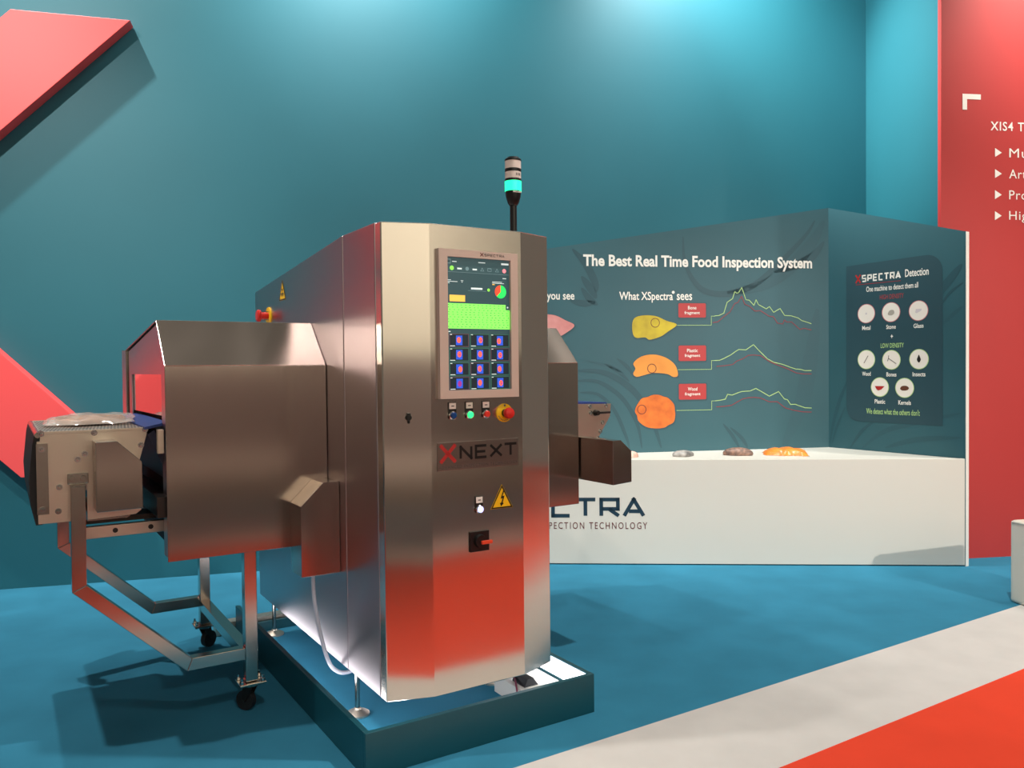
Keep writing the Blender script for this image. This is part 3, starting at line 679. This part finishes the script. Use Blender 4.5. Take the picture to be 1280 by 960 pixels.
obj('screen_logo', fr(logo_g('SPECTRA', .505, 1.874, .010, .0105, .0132, .002), .0205), GREYPR, scr)

# push buttons
LENSES = (('blue', (18, 60, 120), 0), ('green', (40, 240, 120), 1.6), ('red', (190, 44, 34), .25))
def button(u, z, m, label, tagz=.032):
    b = obj('push_button', G().box((u - .0165, VF - .004, z - .012), (u + .0165, VF, z + tagz + .018)), BLACK, mc, label=label)
    obj('name_tag', G().box((u - .014, VF - .006, z + tagz - .008), (u + .014, VF - .004, z + tagz + .015)), WHITEP, b)
    obj('tag_text', G().box((u - .006, VF - .0066, z + tagz + .001), (u + .006, VF - .006, z + tagz + .005)), GREYPR, b)
    obj('button_ring', G().lathe([(.0165, 0), (.0165, .010), (.0135, .013)], (u, VF, z), (0, -1, 0)), CHROME, b, smooth=True)
    obj('button_lens', G().lathe([(.0125, .006), (.0125, .016), (.009, .0195)], (u, VF, z), (0, -1, 0)), m, b, smooth=True)
for (u, (nm, c, e)) in zip((.369, .441, .514), LENSES): button(u, 1.272, mat('lens_' + nm, c, .25, emit=e), nm + ' push button under the screen')
button(.480, .908, mat('lens_white', (176, 186, 250), .25, emit=1.6), 'glowing white pilot lamp')
es = obj('emergency_stop', G().lathe([(.036, 0), (.036, .005), (.034, .006)], (.598, VF, 1.273), (0, -1, 0)), YELLOW, mc, smooth=True, label='red emergency stop button on yellow ring')
obj('stop_collar', G().frustum((.598, VF - .006, 1.273), (.598, VF - .03, 1.273), .015, .016), DARKSTEEL, es, smooth=True)
obj('stop_cap', G().lathe([(.014, .026), (.021, .030), (.0225, .040), (.019, .048), (.010, .052)], (.598, VF, 1.273), (0, -1, 0)), REDB, es, smooth=True)
g = G()
for k in range(9):
    a = math.radians(205 + k * 15); x, z = .598 + .0295 * math.cos(a), 1.273 + .0295 * math.sin(a); g.box((x - .002, VF - .0066, z - .002), (x + .002, VF - .006, z + .002))
g.prism(circle(.598, 1.302, .0045, 10), VF - .0068, VF - .006, 'y')
obj('stop_lettering', g, GREYPR, es)
# brand plate
pb = obj('brand_plate', G().box((.304, VF - .003, 1.066), (.660, VF, 1.171)), steel('plate_steel', (150, 138, 132), .3, .2), mc, bevel=.001)
obj('plate_logo', fr(strokes([[(.316, 1.096), (.380, 1.162)], [(.316, 1.162), (.380, 1.096)]], .014), .0036), REDPR, pb)
obj('plate_logo', fr(logo_g('NEXT', .397, 1.102, .054, .056, .0665, .010), .0036), BLACK, pb)
obj('plate_strapline', fr(G().mapped(text_g('ADVANCED INSPECTION TECHNOLOGY', .348, .011, .0, 1.25), lambda a, b, c: (a + .308, b + 1.073, 0)), .0036), GREYPR, pb)
# warning triangle
def triangle(name, pts, plane, inner=.80):
    c = (sum(p[0] for p in pts) / 3, sum(p[1] for p in pts) / 3); sh = lambda k: [(c[0] + (x - c[0]) * k, c[1] + (y - c[1]) * k) for x, y in pts]
    t = obj(name, plane(face2d(sh(1.0)), .001), YELLOW, mc)
    g = G(); o, i = sh(.97), sh(inner)
    for k in range(3): g.add([(*o[k], 0), (*o[(k+1) % 3], 0), (*i[(k+1) % 3], 0), (*i[k], 0)], [(0, 1, 2, 3)])
    obj('warning_border', plane(g, .0015), BLACK, t); return t
wt = triangle('warning_sign', [(.532, .900), (.635, .900), (.584, .994)], fr)
wt['label'] = 'yellow triangular high voltage warning sign'
obj('lightning_bolt', fr(face2d([(.590, .971), (.577, .938), (.587, .940), (.580, .922), (.574, .922), (.580, .908), (.592, .920), (.587, .922), (.596, .950), (.586, .947), (.597, .972)]), .0016), BLACK, wt)
# main switch
sw = obj('main_switch', G().box((.437, VF - .008, .746), (.521, VF, .824)), BLACK, mc, bevel=.002, label='black main switch with red lever')
obj('switch_dial', G().frustum((.478, VF - .008, .787), (.478, VF - .022, .787), .026, .023, 20), BLACK, sw, smooth=True)
obj('switch_lever', G().box((.474, VF - .034, .776), (.522, VF - .022, .790)), mat('red_lever', (222, 70, 40), .35), sw, bevel=.003)
# door lock on the left facet
e1 = Vector((UL, V0, 0)); e2 = Vector((CU - CHW, VF, 0)); ed = (e2 - e1).normalized(); en = Vector((ed.y, -ed.x, 0))
lp = e1 + ed * .093 + Vector((0, 0, 1.27))
lk = obj('door_lock', G().frustum(lp, lp + en * .012, .013, .011, 16), BLACK, mc, smooth=True)
q = G()
for s0, s1, z0, z1, h in ((-.006, .006, -.008, .016, .022), (-.0045, .0045, -.022, -.012, .006)):
    a, b = lp + ed * s0, lp + ed * s1
    q.add([p + Vector((0, 0, z)) for z in (z0, z1) for p in (a, b, b + en * h, a + en * h)], [(0,3,2,1),(4,5,6,7),(0,1,5,4),(1,2,6,5),(2,3,7,6),(3,0,4,7)])
obj('lock_key', q, BLACK, lk)
# emergency stop and radiation sign on the left flank
def fl(g, lift=0.0): return G().mapped(g, lambda a, b, c: (UL - lift, a, b))
s2 = obj('emergency_stop', G().lathe([(.045, 0), (.045, .006)], (UL, 1.53, 1.728), (-1, 0, 0)), YELLOW, mc, smooth=True, label='red emergency stop button on the flank')
obj('stop_collar', G().frustum((UL - .006, 1.53, 1.728), (UL - .045, 1.53, 1.728), .016, .018), REDB, s2, smooth=True)
obj('stop_cap', G().lathe([(.018, .042), (.030, .046), (.031, .058), (.024, .064)], (UL, 1.53, 1.728), (-1, 0, 0)), REDB, s2, smooth=True)
for dy, dz in ((.02, .02), (-.02, -.02), (.02, -.02), (-.02, .02)): obj('guard_pin', G().frustum((UL - .006, 1.53 + dy, 1.728 + dz), (UL - .03, 1.53 + dy, 1.728 + dz), .003, n=8), CHROME, s2)
rs = triangle('radiation_sign', [(1.235, 1.790), (1.345, 1.790), (1.29, 1.892)], fl); rs['label'] = 'yellow triangular radiation warning sign'
g = face2d(circle(1.29, 1.826, .005, 10))
for a0 in (60, 180, 300):
    aa = [math.radians(a0 + d) for d in (0, 20, 40, 60)]
    g.add([(1.29 + .008*math.cos(a), 1.826 + .008*math.sin(a), 0) for a in aa] + [(1.29 + .022*math.cos(a), 1.826 + .022*math.sin(a), 0) for a in reversed(aa)], [tuple(range(8))])
obj('trefoil', fl(g, .0016), BLACK, rs)
# outfeed conveyor bolted to the right hood
oc = obj('outfeed_conveyor', G().prism([(1.40, 1.253), (1.795, 1.243), (1.788, 1.175), (1.690, 1.040), (1.690, .96), (1.40, .96)], .83, .836, 'y'), STEELM, mc, label='short outfeed conveyor end with pale steel side plate')
obj('side_plate', G().prism([(1.40, 1.253), (1.795, 1.243), (1.788, 1.175), (1.690, 1.040), (1.690, .96), (1.40, .96)], 1.64, 1.646, 'y'), STEELM, oc)
obj('belt', G().prism([(1.40, 1.262), (1.77, 1.252), (1.785, 1.235), (1.77, 1.2), (1.40, 1.21)], .84, 1.635, 'y'), BLUEB, oc)
obj('motor_cover', G().prism([(1.46, 1.087), (1.51, 1.087), (1.578, 1.030), (1.578, .875), (1.46, .868)], .405, .83, 'y'), STEELH, oc, bevel=.002, label='dark steel motor cover with chamfered corner')
def bolt(u, v, z, parent, r=.009):
    g = G().frustum((u, v, z), (u, v - .004, z), r, n=12); g.frustum((u, v - .004, z), (u, v - .010, z), r * .62, r * .45, 6); return obj('bolt', g, CHROME, parent)
for u, z in ((1.647, 1.233), (1.758, 1.234), (1.652, 1.198), (1.734, 1.142), (1.717, 1.094), (1.700, 1.056)): bolt(u, .83, z, oc, .012)
obj('roller_shaft', G().frustum((1.685, .83, 1.197), (1.685, .80, 1.197), .017, .012, 14).frustum((1.685, .812, 1.197), (1.775, .812, 1.197), .006, n=8), DARKSTEEL, oc, smooth=True)

# ------------------------------------------------------------------ infeed conveyor on its wheeled frame
ic = mach('infeed_conveyor', -.5, 1.28); tag(ic, 'steel infeed conveyor on castors at the left of the machine', 'conveyor')
PLT = [(-.954, .880), (-.845, .880), (-.845, 1.018), (-.79, 1.018), (-.79, .880), (-.62, .885), (-.60, .90), (-.605, 1.09), (-.575, 1.20), (-.575, 1.2245), (-.94, 1.2245), (-.944, 1.19), (-.954, 1.19)]
obj('side_plate', G().prism(PLT, .83, .836, 'y'), STEELM, ic)
obj('side_plate', G().prism(PLT, 1.70, 1.706, 'y'), STEELM, ic)
obj('top_edge', G().box((-.945, .828, 1.216), (-.572, .838, 1.2265)), STEELM, ic, bevel=.001)
obj('corner_strip', G().box((-.957, .826, .915), (-.918, .830, 1.182)), STEELT, ic)
# top grid: solid plate, the dark of its holes laid on as black patches
obj('grid_belt', G().box((-.945, .838, 1.214), (-.572, 1.70, 1.2225)), STEELM, ic, label='perforated metal grid top')
g = G()
for j in range(15):
    v = .862 + j * .056
    for i in range(29):
        u = -.937 + i * .0125 + (.00625 if j % 2 else 0)
        g.box((u - .0038, v - .017, 1.2224), (u + .0038, v + .017, 1.2229))
gr = obj('grid_hole_shade', g, BLACK, ic); gr['kind'] = 'stuff'
obj('belt_bed', G().box((-.94, .84, 1.185), (-.575, 1.698, 1.195)), RUBBER, ic)
g = G(); prof = [(-.948, 1.222), (-.962, 1.21), (-.968, 1.18), (-.976, 1.10), (-.982, 1.04), (-.978, .95), (-.962, .875), (-.94, .875), (-.94, 1.21)]
obj('return_belt', g.prism(prof, .84, 1.698, 'y'), RUBBER, ic, smooth=True)
obj('nose_roller', G().frustum((-.950, .832, 1.214), (-.950, 1.704, 1.214), .011, n=14), STEELT, ic, smooth=True)
# motor cover
obj('motor_cover', G().prism([(-.769, 1.186), (-.697, 1.187), (-.611, 1.104), (-.610, .925), (-.769, .923)], .70, .829, 'y'), STEELH, ic, bevel=.002, label='plain steel motor cover with chamfered corner')
obj('lower_guard', G().prism([(-.79, .905), (-.62, .905), (-.62, .895), (-.65, .872), (-.79, .872)], .84, 1.3, 'y'), STEELT, ic)
for u, z in ((-.938, 1.160), (-.820, 1.115), (-.883, 1.014), (-.888, .923), (-.940, .934), (-.762, 1.214), (-.597, 1.157), (-.581, 1.218), (-.940, 1.2195), (-.795, 1.135)): bolt(u, .826 if u < -.93 else .83, z, ic, .0115)
bk = obj('pivot_bracket', G().box((-.856, .82, 1.022), (-.785, .83, 1.062)), STEELT, ic, bevel=.002)
for u in (-.84, -.803): obj('bracket_bolt', G().frustum((u, .82, 1.043), (u, .812, 1.043), .011, .009, 12), STEELT, bk)
# blue transfer belt into the tunnel
obj('transfer_belt', G().prism([(-.585, 1.229), (-.50, 1.246), (-.50, 1.236), (-.585, 1.219)], .80, 1.70, 'y'), BLUEB, ic)
obj('return_run', G().prism([(-.575, 1.20), (-.49, 1.0), (-.48, 1.0), (-.55, 1.215)], .80, 1.68, 'y'), DARKBELT, ic)
obj('tunnel_bed', G().box((-.56, .70, .88), (-.50, 1.6, .96)), DARKSTEEL, ic)
obj('bed_post', G().box((-.553, .70, 1.13), (-.532, .735, 1.222)), STEELM, ic)
# frame tubes
ZTB = .13
def frame(v0, v1, top):
    g = G(); L, R = ribbon([(-.822, top), (-.825, .622), (-.434, .252), (-.212, .252)], .025)
    o = None
    for i in range(3):
        o = obj('frame_tube', G().prism([R[i], R[i+1], L[i+1], L[i]], v0, v1, 'y'), STEELT, ic, bevel=.002)
    obj('leg', G().box((-.211, v0, ZTB), (-.160, v1, 1.0)), STEELT, ic, bevel=.003)
    obj('tube_cap', G().box((-.848, v0, top + .0005), (-.796, v1, top + .006)), STEELT, o)
frame(.80, .85, 1.014); frame(1.725, 1.775, 1.014)
obj('cross_tube', G().box((-.210, .851, .205), (-.162, 1.724, .255)), STEELT, ic, bevel=.002)
rb = obj('support_rail', G().box((-.796, .875, .795), (-.50, .905, .842)), STEELM, ic, bevel=.002)
for u in (-.69, -.56): obj('rail_hole', G().frustum((u, .8755, .820), (u, .8735, .820), .010, n=12), BLACK, rb)
obj('rail_slot', G().box((-.79, .91, .848), (-.505, 1.05, .868)), DARKSTEEL, ic)
def caster(u, v, rot):
    ct = obj('castor', G().box((u - .055, v - .045, ZTB - .012), (u + .055, v + .045, ZTB - .002)), STEELT, ic, bevel=.002)
    for du, dv in ((-.043, -.033), (.043, -.033), (-.043, .033), (.043, .033)):
        obj('castor_bolt', G().frustum((u + du, v + dv, ZTB - .002), (u + du, v + dv, ZTB + .022), .005, n=8).frustum((u + du, v + dv, ZTB), (u + du, v + dv, ZTB + .009), .009, n=6), CHROME, ct)
    c, s = math.cos(rot), math.sin(rot); X = lambda a, b, z: (u + a * c - b * s, v + a * s + b * c, z)
    obj('swivel', G().frustum((u, v, ZTB - .012), (u, v, ZTB - .024), .030, .026, 18), CHROME, ct, smooth=True)
    g = G()
    for b0, b1 in ((-.020, -.016), (.016, .020)):
        p = [(-.022, .108), (.024, .108), (.040, .045), (.028, .036), (.012, .045)]
        q = G().prism(p, b0, b1, 'y'); g.mapped(q, X)
    obj('fork', g, DARKSTEEL, ct)
    g = G(); g.frustum(X(.026, -.0135, .042), X(.026, .0135, .042), .042, n=24); g.frustum(X(.026, -.024, .042), X(.026, .024, .042), .008, n=10)
    obj('wheel', g, RUBBER, ct, smooth=True)
caster(-.186, .825, 2.2); caster(-.186, 1.75, .6)
# bag of product on the grid
g = G(); nx, ny = 34, 20; rn = random.Random(11); ph = [rn.uniform(0, 6) for _ in range(8)]
for sgn in (0, 1):
    for j in range(ny + 1):
        for i in range(nx + 1):
            a, b = i / nx * 2 - 1, j / ny * 2 - 1; h = max(0, 1 - abs(a) ** 2.5) * max(0, 1 - abs(b) ** 2.5)
            wr = .004 * math.sin(7*a + 3*b + ph[0]) + .0025 * math.sin(13*a - 6*b + ph[1]) + .0015 * math.sin(6*a + 17*b + ph[2])
            tip = .022 * max(0, a - .55) * (1 + math.sin(3*b)) + .01 * max(0, -a - .7)
            g.v.append((a * .17 + .008 * math.sin(b * 6), b * .20 + .010 * math.sin(a * 7), .002 + tip + (.036 * h ** .5 + wr * (h ** .3)) * sgn + .0015 * sgn))
N1 = (nx + 1) * (ny + 1)
for sgn in (0, 1):
    for j in range(ny):
        for i in range(nx):
            k = sgn * N1 + j * (nx + 1) + i; g.f.append((k, k + 1, k + nx + 2, k + nx + 1)); g.m.append(0)
bag = obj('product_bag', g, mat('clear_film', (240, 226, 216), 0.12, alpha=.42, noise=.08, nscale=20), smooth=True)
bag.location = M(-.735, 1.30, 1.2275); bag.rotation_euler = (0, 0, YAW - .12)
tag(bag, 'crumpled clear plastic bag of product on the conveyor grid', 'bag')
q = G()
pr_ = [(1, .0), (1.02, .012), (.92, .024), (.6, .027)]
vs = []; n = 24
for k, h in pr_: vs += [(k * .135 * math.cos(2*PI*i/n) * (1 + .08 * math.sin(3 * 2*PI*i/n)), k * .16 * math.sin(2*PI*i/n), .004 + h) for i in range(n)]
q.add(vs, [(k*n+i, k*n+(i+1) % n, (k+1)*n+(i+1) % n, (k+1)*n+i) for k in range(3) for i in range(n)] + [tuple(range(n-1, -1, -1)), tuple(3*n+i for i in range(n))])
obj('bag_contents', q, mat('tan_product', (176, 120, 70), .5, noise=.2, nscale=30), bag, smooth=True)
